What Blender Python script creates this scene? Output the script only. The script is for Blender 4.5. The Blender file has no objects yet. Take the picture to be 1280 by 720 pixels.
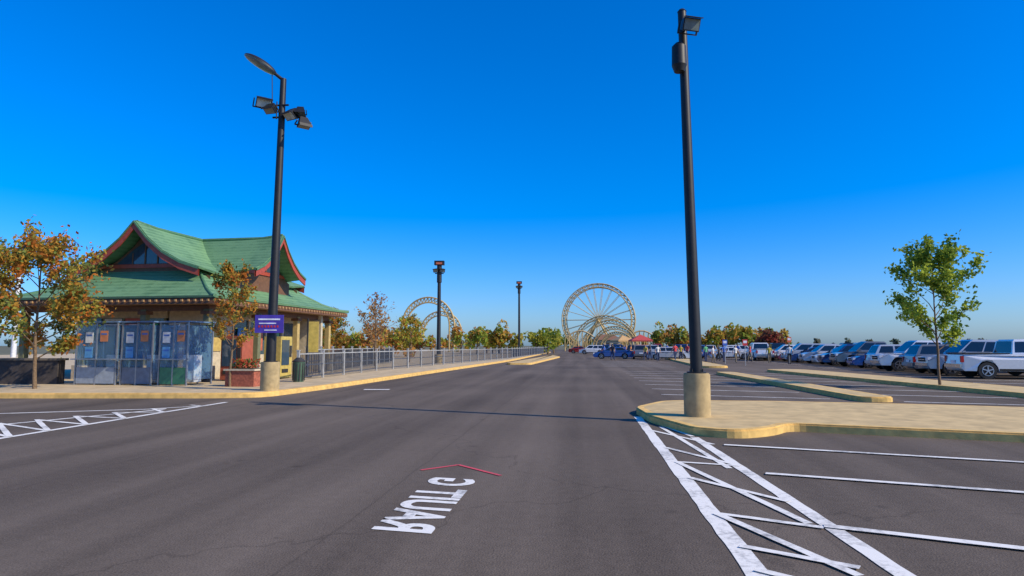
import bpy, bmesh, math, random
from mathutils import Vector, Matrix, noise
R = math.radians
scene = bpy.context.scene
scene.view_settings.view_transform = 'Standard'
scene.view_settings.look = 'None'
scene.view_settings.exposure = 0

# ---------------------------------------------------------------- camera survey
F, H = 800.0, 1.6
PITCH = math.atan(72 / F)
def G(u, v, z=0.0):
    """ground point that was surveyed from the photograph"""
    fy, fz = math.cos(PITCH), math.sin(PITCH)
    a, b = u - 640, 360 - v
    d = Vector((a, F * fy - b * fz, F * fz + b * fy))
    t = (z - H) / d.z
    return Vector((d.x * t, d.y * t, z))
cd = bpy.data.cameras.new("camera"); cam = bpy.data.objects.new("camera", cd)
scene.collection.objects.link(cam)
cam.location = (0, 0, H); cam.rotation_euler = (R(90) + PITCH, 0, 0)
cd.sensor_width = 36; cd.lens = F / 1280 * 36; cd.clip_end = 6000; cd.clip_start = 0.05
scene.camera = cam
YAW = math.atan(87 / F)
RD = Vector((math.sin(YAW), math.cos(YAW), 0))
RN = Vector((math.cos(YAW), -math.sin(YAW), 0))

# ---------------------------------------------------------------- light
SUN = Vector((0.911, -0.413, 0)).normalized()
EL = R(36)
w = bpy.data.worlds.new("World"); scene.world = w; w.use_nodes = True
nt = w.node_tree; nt.nodes.clear()
out = nt.nodes.new("ShaderNodeOutputWorld"); bg = nt.nodes.new("ShaderNodeBackground")
sky = nt.nodes.new("ShaderNodeTexSky"); sky.sky_type = 'NISHITA'; sky.sun_disc = False
sky.sun_elevation = EL; sky.sun_rotation = math.atan2(SUN.x, SUN.y)
sky.air_density = 1.1; sky.dust_density = 0.9; sky.ozone_density = 4.5
tn = nt.nodes.new("ShaderNodeMix"); tn.data_type = 'RGBA'; tn.blend_type = 'MULTIPLY'; tn.inputs[0].default_value = 1
tn.inputs[7].default_value = (0.72, 0.94, 1.40, 1)
hs = nt.nodes.new("ShaderNodeHueSaturation"); hs.inputs['Saturation'].default_value = 1.25
nt.links.new(sky.outputs[0], tn.inputs[6]); nt.links.new(tn.outputs[2], hs.inputs['Color']); nt.links.new(hs.outputs[0], bg.inputs[0])
bg.inputs[1].default_value = 0.145
nt.links.new(bg.outputs[0], out.inputs[0])
sl = bpy.data.lights.new("sun", 'SUN'); sl.energy = 5.0; sl.angle = R(0.5); sl.color = (1, 0.88, 0.66)
so = bpy.data.objects.new("sun", sl); scene.collection.objects.link(so)
sd = Vector((SUN.x * math.cos(EL), SUN.y * math.cos(EL), math.sin(EL)))
so.rotation_euler = sd.to_track_quat('Z', 'Y').to_euler()

# ---------------------------------------------------------------- materials
def nodes(m):
    m.use_nodes = True
    n = m.node_tree; b = n.nodes.get("Principled BSDF")
    return n, b
MC = {}
def mat(name, col, rough=0.7, metal=0.0, var=0.18, scale=6.0, bump=0.0, spec=0.5, coat=0.0):
    if name in MC: return MC[name]
    m = bpy.data.materials.new(name); n, b = nodes(m)
    tc = n.nodes.new("ShaderNodeTexCoord")
    nz = n.nodes.new("ShaderNodeTexNoise"); nz.inputs['Scale'].default_value = scale; nz.inputs['Detail'].default_value = 6
    n.links.new(tc.outputs['Object'], nz.inputs['Vector'])
    mx = n.nodes.new("ShaderNodeMix"); mx.data_type = 'RGBA'
    mx.inputs[6].default_value = (*[c * (1 - var) for c in col], 1)
    mx.inputs[7].default_value = (*[min(1, c * (1 + var)) for c in col], 1)
    rp = n.nodes.new("ShaderNodeMapRange"); rp.inputs[1].default_value = 0.3; rp.inputs[2].default_value = 0.7
    n.links.new(nz.outputs[0], rp.inputs[0]); n.links.new(rp.outputs[0], mx.inputs[0])
    n.links.new(mx.outputs[2], b.inputs['Base Color'])
    b.inputs['Roughness'].default_value = rough; b.inputs['Metallic'].default_value = metal
    b.inputs['Specular IOR Level'].default_value = spec; b.inputs['Coat Weight'].default_value = coat
    if bump:
        bp = n.nodes.new("ShaderNodeBump"); bp.inputs['Strength'].default_value = bump; bp.inputs['Distance'].default_value = 0.02
        n.links.new(nz.outputs[0], bp.inputs['Height']); n.links.new(bp.outputs[0], b.inputs['Normal'])
    MC[name] = m; return m
def leafmat(name, col, tr=0.45):
    if name in MC: return MC[name]
    m = bpy.data.materials.new(name); m.use_nodes = True; n = m.node_tree; n.nodes.clear()
    o = n.nodes.new("ShaderNodeOutputMaterial"); d = n.nodes.new("ShaderNodeBsdfDiffuse"); t = n.nodes.new("ShaderNodeBsdfTranslucent")
    ms = n.nodes.new("ShaderNodeMixShader"); ms.inputs[0].default_value = tr
    tc = n.nodes.new("ShaderNodeTexCoord"); nz = n.nodes.new("ShaderNodeTexNoise"); nz.inputs['Scale'].default_value = 3
    n.links.new(tc.outputs['Object'], nz.inputs['Vector'])
    mx = n.nodes.new("ShaderNodeMix"); mx.data_type = 'RGBA'
    mx.inputs[6].default_value = (*[c * .65 for c in col], 1); mx.inputs[7].default_value = (*[c * 1.4 for c in col], 1)
    n.links.new(nz.outputs[0], mx.inputs[0])
    n.links.new(mx.outputs[2], d.inputs[0]); n.links.new(mx.outputs[2], t.inputs[0])
    n.links.new(d.outputs[0], ms.inputs[1]); n.links.new(t.outputs[0], ms.inputs[2]); n.links.new(ms.outputs[0], o.inputs[0])
    MC[name] = m; return m
def glassmat(name, col, alpha=0.45):
    if name in MC: return MC[name]
    m = bpy.data.materials.new(name); n, b = nodes(m)
    b.inputs['Base Color'].default_value = (*col, 1); b.inputs['Roughness'].default_value = 0.05
    b.inputs['Alpha'].default_value = alpha; b.inputs['Specular IOR Level'].default_value = 0.9
    MC[name] = m; return m

def asphalt_mat():
    m = bpy.data.materials.new("asphalt"); n, b = nodes(m); L = n.links.new
    tc = n.nodes.new("ShaderNodeTexCoord")
    mp = n.nodes.new("ShaderNodeMapping"); mp.inputs['Rotation'].default_value = (0, 0, YAW)
    L(tc.outputs['Object'], mp.inputs[0])
    mp2 = n.nodes.new("ShaderNodeMapping"); mp2.inputs['Scale'].default_value = (0.9, 0.035, 1); L(mp.outputs[0], mp2.inputs[0])
    st = n.nodes.new("ShaderNodeTexNoise"); st.inputs['Scale'].default_value = 1.0; st.inputs['Detail'].default_value = 5; L(mp2.outputs[0], st.inputs[0])
    big = n.nodes.new("ShaderNodeTexNoise"); big.inputs['Scale'].default_value = 0.18; big.inputs['Detail'].default_value = 8; L(mp.outputs[0], big.inputs[0])
    med = n.nodes.new("ShaderNodeTexNoise"); med.inputs['Scale'].default_value = 9; med.inputs['Detail'].default_value = 6; L(mp.outputs[0], med.inputs[0])
    fin = n.nodes.new("ShaderNodeTexNoise"); fin.inputs['Scale'].default_value = 60; fin.inputs['Detail'].default_value = 4; L(mp.outputs[0], fin.inputs[0])
    def math_(op, a, bb):
        q = n.nodes.new("ShaderNodeMath"); q.operation = op
        for i, x in enumerate((a, bb)):
            if isinstance(x, (int, float)): q.inputs[i].default_value = x
            else: L(x, q.inputs[i])
        return q.outputs[0]
    s = math_('MULTIPLY', st.outputs[0], 1.35)
    s = math_('ADD', s, math_('MULTIPLY', big.outputs[0], 0.8))
    s = math_('ADD', s, math_('MULTIPLY', med.outputs[0], 0.35))
    s = math_('ADD', s, math_('MULTIPLY', fin.outputs[0], 1.1))
    mr = n.nodes.new("ShaderNodeMapRange"); mr.inputs[1].default_value = 1.3; mr.inputs[2].default_value = 2.3; L(s, mr.inputs[0])
    cr = n.nodes.new("ShaderNodeValToRGB")
    cr.color_ramp.elements[0].color = (0.056, 0.043, 0.032, 1); cr.color_ramp.elements[1].color = (0.190, 0.150, 0.116, 1)
    L(mr.outputs[0], cr.inputs[0])
    dst = n.nodes.new("ShaderNodeTexNoise"); dst.inputs['Scale'].default_value = 0.8; dst.inputs['Detail'].default_value = 6; L(mp.outputs[0], dst.inputs[0])
    va = n.nodes.new("ShaderNodeVectorMath"); va.operation = 'MULTIPLY_ADD'; L(dst.outputs[1], va.inputs[0]); va.inputs[1].default_value = (2.2, 2.2, 0); L(mp.outputs[0], va.inputs[2])
    vo = n.nodes.new("ShaderNodeTexVoronoi"); vo.feature = 'DISTANCE_TO_EDGE'; vo.inputs['Scale'].default_value = 0.09; L(va.outputs[0], vo.inputs[0])
    ck = n.nodes.new("ShaderNodeMapRange"); ck.inputs[1].default_value = 0.0; ck.inputs[2].default_value = 0.0022; ck.inputs[3].default_value = 0.75; ck.inputs[4].default_value = 1; L(vo.outputs[0], ck.inputs[0])
    sx = n.nodes.new("ShaderNodeSeparateXYZ"); L(mp.outputs[0], sx.inputs[0])
    wob = math_('MULTIPLY', dst.outputs[0], 0.12)
    fx = math_('ADD', sx.outputs[0], wob)
    md = math_('ABSOLUTE', math_('SUBTRACT', math_('FRACT', math_('MULTIPLY', fx, 0.24), 0), 0.5), 0)
    jn = n.nodes.new("ShaderNodeMapRange"); jn.inputs[1].default_value = 0.0; jn.inputs[2].default_value = 0.005; jn.inputs[3].default_value = 0.8; jn.inputs[4].default_value = 1; L(md, jn.inputs[0])
    sp = n.nodes.new("ShaderNodeTexVoronoi"); sp.inputs['Scale'].default_value = 0.9; L(mp.outputs[0], sp.inputs[0])
    spm = n.nodes.new("ShaderNodeMapRange"); spm.inputs[1].default_value = 0.02; spm.inputs[2].default_value = 0.09; spm.inputs[3].default_value = 0.74; spm.inputs[4].default_value = 1; L(sp.outputs[0], spm.inputs[0])
    mul = n.nodes.new("ShaderNodeMix"); mul.data_type = 'RGBA'; mul.blend_type = 'MULTIPLY'; mul.inputs[0].default_value = 1
    cb = n.nodes.new("ShaderNodeCombineColor"); k = math_('MULTIPLY', math_('MULTIPLY', ck.outputs[0], jn.outputs[0]), spm.outputs[0])
    for i in range(3): L(k, cb.inputs[i])
    L(cr.outputs[0], mul.inputs[6]); L(cb.outputs[0], mul.inputs[7]); L(mul.outputs[2], b.inputs['Base Color'])
    b.inputs['Roughness'].default_value = 0.9; b.inputs['Specular IOR Level'].default_value = 0.15
    bp = n.nodes.new("ShaderNodeBump"); bp.inputs['Strength'].default_value = 0.6; bp.inputs['Distance'].default_value = 0.012
    L(fin.outputs[0], bp.inputs['Height']); L(bp.outputs[0], b.inputs['Normal'])
    return m
ASPH = asphalt_mat()
def paint_mat(name, col, wear=0.5):
    m = bpy.data.materials.new(name); n, b = nodes(m); L = n.links.new
    tc = n.nodes.new("ShaderNodeTexCoord"); nz = n.nodes.new("ShaderNodeTexNoise"); nz.inputs['Scale'].default_value = 14; nz.inputs['Detail'].default_value = 10; nz.inputs['Roughness'].default_value = 0.7
    L(tc.outputs['Object'], nz.inputs[0])
    n2 = n.nodes.new("ShaderNodeTexNoise"); n2.inputs['Scale'].default_value = 1.3; n2.inputs['Detail'].default_value = 4; L(tc.outputs['Object'], n2.inputs[0])
    ad = n.nodes.new("ShaderNodeMath"); L(nz.outputs[0], ad.inputs[0]); L(n2.outputs[0], ad.inputs[1])
    mr = n.nodes.new("ShaderNodeMapRange"); mr.inputs[1].default_value = 1.0 + (0.5 - wear) * .4; mr.inputs[2].default_value = 1.3 + (0.5 - wear) * .4; L(ad.outputs[0], mr.inputs[0])
    mx = n.nodes.new("ShaderNodeMix"); mx.data_type = 'RGBA'; mx.inputs[6].default_value = (*col, 1)
    mx.inputs[7].default_value = (*[0.22 * c + 0.08 for c in col], 1); L(mr.outputs[0], mx.inputs[0]); L(mx.outputs[2], b.inputs['Base Color'])
    b.inputs['Roughness'].default_value = 0.7
    return m
WHITE = paint_mat("white_road_paint", (0.8, 0.76, 0.68), 0.5)
RED = paint_mat("red_road_paint", (0.62, 0.07, 0.08), 0.45)
CURB = mat("curb_concrete", (0.70, 0.44, 0.13), 0.85, var=0.2, scale=5, bump=0.3)
ISL = mat("island_concrete", (0.54, 0.385, 0.17), 0.9, var=0.2, scale=3, bump=0.3)
WALK = mat("walk_concrete", (0.50, 0.38, 0.22), 0.9, var=0.2, scale=2, bump=0.3)
CONC = mat("base_concrete", (0.42, 0.31, 0.15), 0.9, var=0.18, scale=7, bump=0.4)
BLACK = mat("black_metal", (0.014, 0.013, 0.013), 0.5, 0.1, var=0.25)
DARK = mat("dark_trim", (0.03, 0.028, 0.026), 0.6)
BARK = mat("bark", (0.17, 0.11, 0.06), 0.9, var=0.35, scale=20, bump=0.6)

# ---------------------------------------------------------------- mesh builder
class MB:
    def __init__(s): s.v = []; s.f = []; s.m = []; s.mats = []; s.M = Matrix.Identity(4); s.smooth = []
    def mi(s, m):
        if m not in s.mats: s.mats.append(m)
        return s.mats.index(m)
    def add(s, vs, fs, m, smooth=False):
        b = len(s.v); i = s.mi(m)
        s.v += [s.M @ Vector(v) for v in vs]
        for f in fs: s.f.append([b + k for k in f]); s.m.append(i); s.smooth.append(smooth)
    def box(s, c, sz, m, rz=0, rx=0, ry=0):
        x, y, z = [k / 2 for k in sz]
        T = Matrix.Translation(c) @ Matrix.Rotation(rz, 4, 'Z') @ Matrix.Rotation(ry, 4, 'Y') @ Matrix.Rotation(rx, 4, 'X')
        vs = [T @ Vector((a, b, d)) for a in (-x, x) for b in (-y, y) for d in (-z, z)]
        s.add(vs, [(0, 1, 3, 2), (4, 6, 7, 5), (0, 4, 5, 1), (2, 3, 7, 6), (0, 2, 6, 4), (1, 5, 7, 3)], m)
    def tube(s, p, q, r0, r1, m, n=10, cap=True, smooth=True):
        p, q = Vector(p), Vector(q); d = q - p
        if d.length < 1e-6: return
        qt = d.to_track_quat('Z', 'Y'); vs = []
        for k in range(n):
            a = 2 * math.pi * k / n; o = qt @ Vector((math.cos(a), math.sin(a), 0))
            vs += [p + o * r0, q + o * r1]
        s.add(vs, [(2 * k, 2 * ((k + 1) % n), 2 * ((k + 1) % n) + 1, 2 * k + 1) for k in range(n)], m, smooth)
        if cap:
            s.add(vs, [tuple(2 * k for k in range(n))[::-1], tuple(2 * k + 1 for k in range(n))], m)
    def obj(s, name, parent=None, loc=(0, 0, 0), rz=0):
        me = bpy.data.meshes.new(name); me.from_pydata([tuple(v) for v in s.v], [], s.f)
        for m in s.mats: me.materials.append(m)
        me.polygons.foreach_set("material_index", s.m); me.polygons.foreach_set("use_smooth", s.smooth)
        me.update()
        return place(me, name, parent, loc, rz)
def place(me, name, parent=None, loc=(0, 0, 0), rz=0):
    o = bpy.data.objects.new(name, me); scene.collection.objects.link(o)
    o.location = loc; o.rotation_euler = (0, 0, rz)
    if parent: o.parent = parent
    return o

# ---------------------------------------------------------------- ground sheets
def sheet(name, pts, z, m):
    b = MB(); b.add([(p[0], p[1], z) for p in pts], [tuple(range(len(pts)))], m); return b.obj(name)
FIELD = mat("dry_grass_field", (0.12, 0.11, 0.05), 0.95, var=0.35, scale=0.05)
sheet("ground", [(-3000, -300), (3000, -300), (3000, 4500), (-3000, 4500)], -0.02, FIELD)
sheet("parking_lot", [(-90, -30), (140, -30), (150, 260), (-40, 260)], 0.0, ASPH)

def island(name, pts, h=0.15, ring=0.18, topmat=ISL):
    bm = bmesh.new(); vs = [bm.verts.new((p[0], p[1], 0)) for p in pts]
    f = bm.faces.new(vs)
    bm.normal_update()
    if f.normal.z < 0: f.normal_flip()
    r = bmesh.ops.extrude_face_region(bm, geom=[f])
    tv = [g for g in r['geom'] if isinstance(g, bmesh.types.BMVert)]
    for v in tv: v.co.z = h
    tf = [g for g in r['geom'] if isinstance(g, bmesh.types.BMFace)][0]
    bm.faces.remove(f)
    bm.normal_update()
    bmesh.ops.inset_region(bm, faces=[tf], thickness=ring)
    te = [e for e in bm.edges if len(e.link_faces) == 2 and all(abs(v.co.z - h) < 1e-5 for v in e.verts) and any(abs(fc.normal.z) < .3 for fc in e.link_faces)]
    bmesh.ops.bevel(bm, geom=te, offset=0.03, segments=2, affect='EDGES')
    me = bpy.data.meshes.new(name)
    big = max((fc for fc in bm.faces if fc.normal.z > .5), key=lambda x: x.calc_area())
    for fc in bm.faces: fc.material_index = 0
    big.material_index = 1
    bm.to_mesh(me); bm.free(); me.materials.append(CURB); me.materials.append(topmat)
    return place(me, name)
def rounded(pts, rad, n=5):
    out = []; N = len(pts)
    for i in range(N):
        a, b, c = Vector(pts[i - 1][:2]), Vector(pts[i][:2]), Vector(pts[(i + 1) % N][:2])
        r = rad if not isinstance(rad, (list, tuple)) else rad[i]
        if r <= 0: out.append(b); continue
        d1 = (a - b).normalized(); d2 = (c - b).normalized()
        r = min(r, (a - b).length * .45, (c - b).length * .45)
        p, q = b + d1 * r, b + d2 * r
        for k in range(n + 1):
            t = k / n; out.append((1 - t) ** 2 * p + 2 * t * (1 - t) * b + t * t * q)
    return out
isl = [G(793, 516), G(812, 528), G(868, 545), G(925, 549), G(968, 545), G(986, 539), G(1130, 546), G(1420, 560), G(1420, 521), G(1130, 512), G(960, 508), G(830, 507)]
island("traffic_island", rounded(isl, [.4, .3, .4, .4, .5, .3, 0, 0, 0, 0, 0, .6]))
def strip_island(p, q, wd):
    d = (q - p).normalized(); nrm = Vector((d.y, -d.x, 0)) * wd / 2
    island("traffic_island", rounded([p - nrm, p + nrm, q + nrm, q - nrm], wd * .45), ring=.16)
strip_island(G(1100, 503), G(905, 468), 1.0)
strip_island(Vector((16.9, 16.5, 0)), Vector((16.7, 40, 0)), 2.4)
strip_island(Vector((14.5, 46, 0)), Vector((19.5, 78, 0)), 2.0)
pl = [Vector((-80, 19.7, 0)), G(262, 498), G(330, 497), G(420, 485), G(640, 451.5), Vector((9, 150, 0)), Vector((-14, 230, 0)), Vector((-80, 230, 0))]
island("pavement", rounded(pl, [0, 1.2, 1.5, 3, 8, 0, 0, 0], 6), ring=.3, topmat=WALK)
island("traffic_island", rounded([G(632, 456), G(664, 456), G(700, 447), G(690, 445)], .6), ring=.2)

# ---------------------------------------------------------------- markings
class Marks:
    def __init__(s): s.b = MB()
    def line(s, p, q, wd, z=0.006, m=WHITE):
        p, q = Vector(p), Vector(q); d = (q - p).normalized(); n = Vector((d.y, -d.x, 0)) * wd / 2
        L = (q - p).length; k = max(1, int(L / 0.25)); vs = []; fs = []
        for i in range(k + 1):
            c = p.lerp(q, i / k); j = 1 + random.uniform(-.09, .09); j2 = 1 + random.uniform(-.09, .09)
            vs += [(*(c - n * j)[:2], z), (*(c + n * j2)[:2], z)]
        for i in range(k): fs.append((2 * i, 2 * i + 1, 2 * i + 3, 2 * i + 2))
        s.b.add(vs, fs, m)
random.seed(3)
mk = Marks()
mk.line(G(797, 521), G(950, 722) + (G(950, 722) - G(797, 521)) * .3, 0.17)
mk.line(G(868, 547), G(1133, 722) + (G(1133, 722) - G(868, 547)) * .3, 0.15, .007)
for i, (a, b_) in enumerate([((822, 530), (866, 546)), ((826, 534), (912, 586)), ((812, 538), (892, 556)), ((832, 560), (925, 583)), ((846, 578), (925, 583)), ((846, 578), (1012, 656)), ((862, 598), (985, 628)),
              ((895, 643), (1030, 661)), ((895, 643), (1075, 722)), ((925, 684), (1075, 712)), ((945, 714), (1130, 760))]):
    mk.line(G(*a), G(*b_), 0.085, 0.008 + i * .0008)
for a, b_ in [((905, 557), (1280, 579)), ((957, 593), (1280, 617)), ((1030, 659), (1280, 688))]:
    p, q = G(*a), G(*b_); mk.line(p, q + (q - p).normalized() * 3, 0.11, 0.0175)
SD = Vector((0.93, -0.36, 0))
for k in range(9):
    o = Vector((4.6, 18.5, 0)) + RD * (2.75 * k); mk.line(o, o + SD * (5.0), 0.11)
    if k < 8:
        o = Vector((11.2, 18.5, 0)) + RD * (2.75 * k); mk.line(o, o + SD * 4.2, 0.11)
for k in range(26):
    o = Vector((19.2, 22, 0)) + RD * (2.9 * k); mk.line(o, o + SD * 5.4, 0.11)
for k in range(7):
    o = Vector((7.2, 50, 0)) + RD * (2.9 * k); mk.line(o, o + SD * 5.4, 0.12)
mk.line(G(-60, 519), G(208, 511), 0.13)
mk.line(G(-60, 558), G(283, 503), 0.14, .007)
mk.line(G(-60, 537), G(205, 512), 0.12, 0.008)
for t in range(6):
    x = -50 + t * 48
    a = G(x, 536 - (x + 60) * 25 / 265 - 1); xb = x + 26
    mk.line(a, G(xb + 36, 558 - (xb + 96) * 55 / 343), 0.10, 0.009 + t * .0005)
    mk.line(G(xb + 36, 558 - (xb + 96) * 55 / 343), G(x + 48, 536 - (x + 108) * 25 / 265 - 1), 0.10, 0.0125 + t * .0005)
mk.line(G(-300, 585), G(-60, 558), .14, .009)
mk.line(G(455, 487), G(487, 487), 0.35)
mk.b.obj("parking_lines")
ck = Marks(); ck.line(G(526, 588), G(573, 581.5), .055, .006, RED); ck.line(G(573, 581.5), G(626, 595), .055, .008, RED); ck.b.obj("road_chevron")
cu = bpy.data.curves.new("txt", 'FONT'); cu.body = "RAUIT G"; cu.size = 1.0; cu.space_character = 1.0; cu.offset = 0.03
to = bpy.data.objects.new("txt", cu); scene.collection.objects.link(to)
bpy.context.view_layer.update()
me = bpy.data.meshes.new_from_object(to.evaluated_get(bpy.context.evaluated_depsgraph_get()))
bpy.data.objects.remove(to)
xs = [v.co.x for v in me.vertices]; ys = [v.co.y for v in me.vertices]
x0, x1, y0, y1 = min(xs), max(xs), min(ys), max(ys)
A, B, C = G(463, 662), G(540, 668), G(540, 597)   # mirrored stencil: baseline on the left
ex, ey = C - A, B - A
for v in me.vertices:
    p = A + ex * ((v.co.x - x0) / (x1 - x0)) + ey * ((v.co.y - y0) / (y1 - y0)); v.co = (p.x, p.y, .006)
me.flip_normals()
me.materials.clear(); me.materials.append(WHITE); place(me, "road_lettering")

# ---------------------------------------------------------------- lamps
LENS = mat("lamp_lens", (0.55, 0.6, 0.55), 0.15, var=.1)
LENS2 = mat("lamp_lens_grey", (0.16, 0.20, 0.19), 0.12, var=.2)
def flood(b, c, rz, tilt, s=1.0, lens=None):
    T = b.M; b.M = T @ Matrix.Translation(c) @ Matrix.Rotation(rz, 4, 'Z') @ Matrix.Rotation(tilt, 4, 'X') @ Matrix.Scale(s, 4)
    vs = [(-.26, -.2, -.18), (.26, -.2, -.18), (.26, -.2, .18), (-.26, -.2, .18), (-.15, .2, -.11), (.15, .2, -.11), (.15, .2, .11), (-.15, .2, .11)]
    b.add(vs, [(0, 3, 2, 1), (4, 5, 6, 7), (0, 1, 5, 4), (1, 2, 6, 5), (2, 3, 7, 6), (3, 0, 4, 7)], BLACK)
    b.box((0, -.205, 0), (.46, .02, .3), lens or LENS2); b.box((0, -.26, .195), (.54, .14, .02), BLACK)
    b.box((-.29, 0, -.08), (.03, .06, .3), BLACK); b.box((.29, 0, -.08), (.03, .06, .3), BLACK); b.box((0, 0, -.24), (.6, .06, .03), BLACK)
    b.M = T
def lamp_right():
    b = MB(); base = G(872, 520, .15)
    p = Vector((base.x, base.y, .15)); lean = Vector((-0.015, 0, 1)).normalized()
    b.tube(p, p + Vector((0, 0, .86)), .27, .27, CONC, 28); b.tube(p + Vector((0, 0, .86)), p + Vector((0, 0, .88)), .25, .25, CONC, 28)
    a = p + Vector((0, 0, .88)); b.tube(a, a + Vector((0, 0, .03)), .2, .2, BLACK, 16)
    for k in range(4): b.tube(a + Vector((.15 * math.cos(k * 1.57 + .7), .15 * math.sin(k * 1.57 + .7), 0)), a + Vector((.15 * math.cos(k * 1.57 + .7), .15 * math.sin(k * 1.57 + .7), .09)), .015, .015, BLACK, 6)
    top = a + lean * 7.85; b.tube(a, top, .125, .09, BLACK, 16)
    b.tube(top, top + lean * .05, .1, .06, BLACK, 16)
    q = a + lean * 7.35
    b.tube(q, q + Vector((.0, -.28, .05)), .03, .03, BLACK, 8); flood(b, q + Vector((.03, -.34, .02)), R(14), R(22), .74)
    q = a + lean * 6.75
    b.tube(q, q + Vector((-.2, -.12, 0)), .03, .03, BLACK, 8)
    c = q + Vector((-.15, -.18, .0)); b.tube(c + Vector((0, 0, -.34)), c + Vector((0, 0, -.2)), .11, .16, BLACK, 16); b.tube(c + Vector((0, 0, -.2)), c + Vector((0, 0, .22)), .16, .15, BLACK, 16); b.tube(c + Vector((0, 0, .22)), c + Vector((0, 0, .3)), .15, .07, BLACK, 16)
    b.obj("street_lamp")
lamp_right()
def lamp_left():
    b = MB(); p = G(337, 488, .15); lean = Vector((0.012, 0, 1)).normalized()
    b.tube(p, p + Vector((0, 0, .92)), .3, .3, CONC, 28)
    a = p + Vector((0, 0, .92)); b.tube(a, a + Vector((0, 0, .03)), .22, .22, BLACK, 16)
    Ht = 9.55; top = a + lean * Ht; b.tube(a, top, .16, .10, BLACK, 16)
    e = top + Vector((-.3, -.1, .18)); b.tube(top - lean * .05, e, .06, .055, BLACK, 8)
    T = b.M; b.M = Matrix.Translation(e + Vector((-.42, -.1, .24))) @ Matrix.Rotation(R(30), 4, 'Y') @ Matrix.Rotation(R(12), 4, 'Z') @ Matrix.Rotation(R(-12), 4, 'X')
    for zz, sgn, m in ((0, 1, BLACK), (-.005, -1, LENS2)):
        n = 20; rings = 5; vs = []; fs = []
        for i in range(rings + 1):
            ph = i / rings * math.pi / 2
            for k in range(n):
                t = 2 * math.pi * k / n; vs.append((.60 * math.cos(t) * math.cos(ph), .28 * math.sin(t) * math.cos(ph), zz + sgn * .17 * math.sin(ph) * (1 if sgn > 0 else .6)))
        for i in range(rings):
            for k in range(n): fs.append((i * n + k, i * n + (k + 1) % n, (i + 1) * n + (k + 1) % n, (i + 1) * n + k))
        b.add(vs, fs, m, True)
    b.M = T
    for dz, w0, w1 in ((-.95, -.75, .25), (-1.35, -.3, .85)):
        c = top + lean * dz
        b.tube(c + Vector((w0, 0, 0)), c + Vector((w1, -.1, 0)), .035, .035, BLACK, 8)
    c = top + lean * -.95
    flood(b, c + Vector((-.62, -.12, .12)), R(35), R(35), .95, LENS); flood(b, c + Vector((-.30, -.2, -.14)), R(-15), R(55), .75)
    c = top + lean * -1.35
    flood(b, c + Vector((.38, -.12, .1)), R(-30), R(50), .85, LENS); flood(b, c + Vector((.80, -.16, -.22)), R(40), R(70), .8)
    flood(b, c + Vector((.66, -.1, .2)), R(10), R(60), .65)
    b.tube(c + Vector((-.12, -.15, -.1)), c + Vector((-.12, -.15, .5)), .02, .02, BLACK, 6)
    b.tube(top + lean * -.05 + Vector((-.35, -.1, .15)), top + lean * -.9 + Vector((-.3, -.1, 0)), .015, .015, BLACK, 5)
    b.obj("street_lamp")
    s = MB(); PUR = mat("purple_sign_face", (0.07, 0.04, 0.32), .5); WH = mat("white_sign_print", (.7, .7, .75), .5)
    c = p + Vector((0, -.22, 2.15)); s.box(c, (.92, .04, .58), PUR); s.box(c + Vector((0, -.025, .15)), (.7, .01, .05), WH); s.box(c + Vector((-.05, -.025, .02)), (.55, .01, .035), WH)
    for kx in range(7): s.box(c + Vector((-.32 + kx * .1, -.025, -.08)), (.05, .01, .07), mat("red_print", (.5, .03, .03), .5))
    s.box(c + Vector((.05, -.025, -.2)), (.4, .01, .03), WH)
    s.box(c + Vector((0, .05, .2)), (.34, .06, .04), BLACK); s.box(c + Vector((0, .05, -.2)), (.34, .06, .04), BLACK); s.obj("direction_sign")
lamp_left()
def lamp_far(u, v, h):
    b = MB(); p = G(u, v, .0)
    b.tube(p, p + Vector((0, 0, .9)), .3, .3, CONC, 14); b.tube(p + Vector((0, 0, .9)), p + Vector((0, 0, h)), .17, .13, BLACK, 10)
    t = p + Vector((0, 0, h)); b.tube(t + Vector((0, 0, -1.5)), t + Vector((0, 0, -.1)), .2, .2, BLACK, 10)
    b.box(t + Vector((0, 0, -.75)), (.7, .1, .08), BLACK)
    for sx in (-1, 1): flood(b, t + Vector((sx * .24, -.2, -.5)), R(15 * sx), R(25), .8)
    b.box(t + Vector((0, 0, .1)), (.8, .5, .34), BLACK); b.box(t + Vector((0, -.26, .05)), (.5, .02, .16), mat("amber_lens", (.5, .12, .05), .3))
    b.obj("street_lamp")
lamp_far(548, 457, 8.2); lamp_far(649, 446, 10.6)

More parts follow.
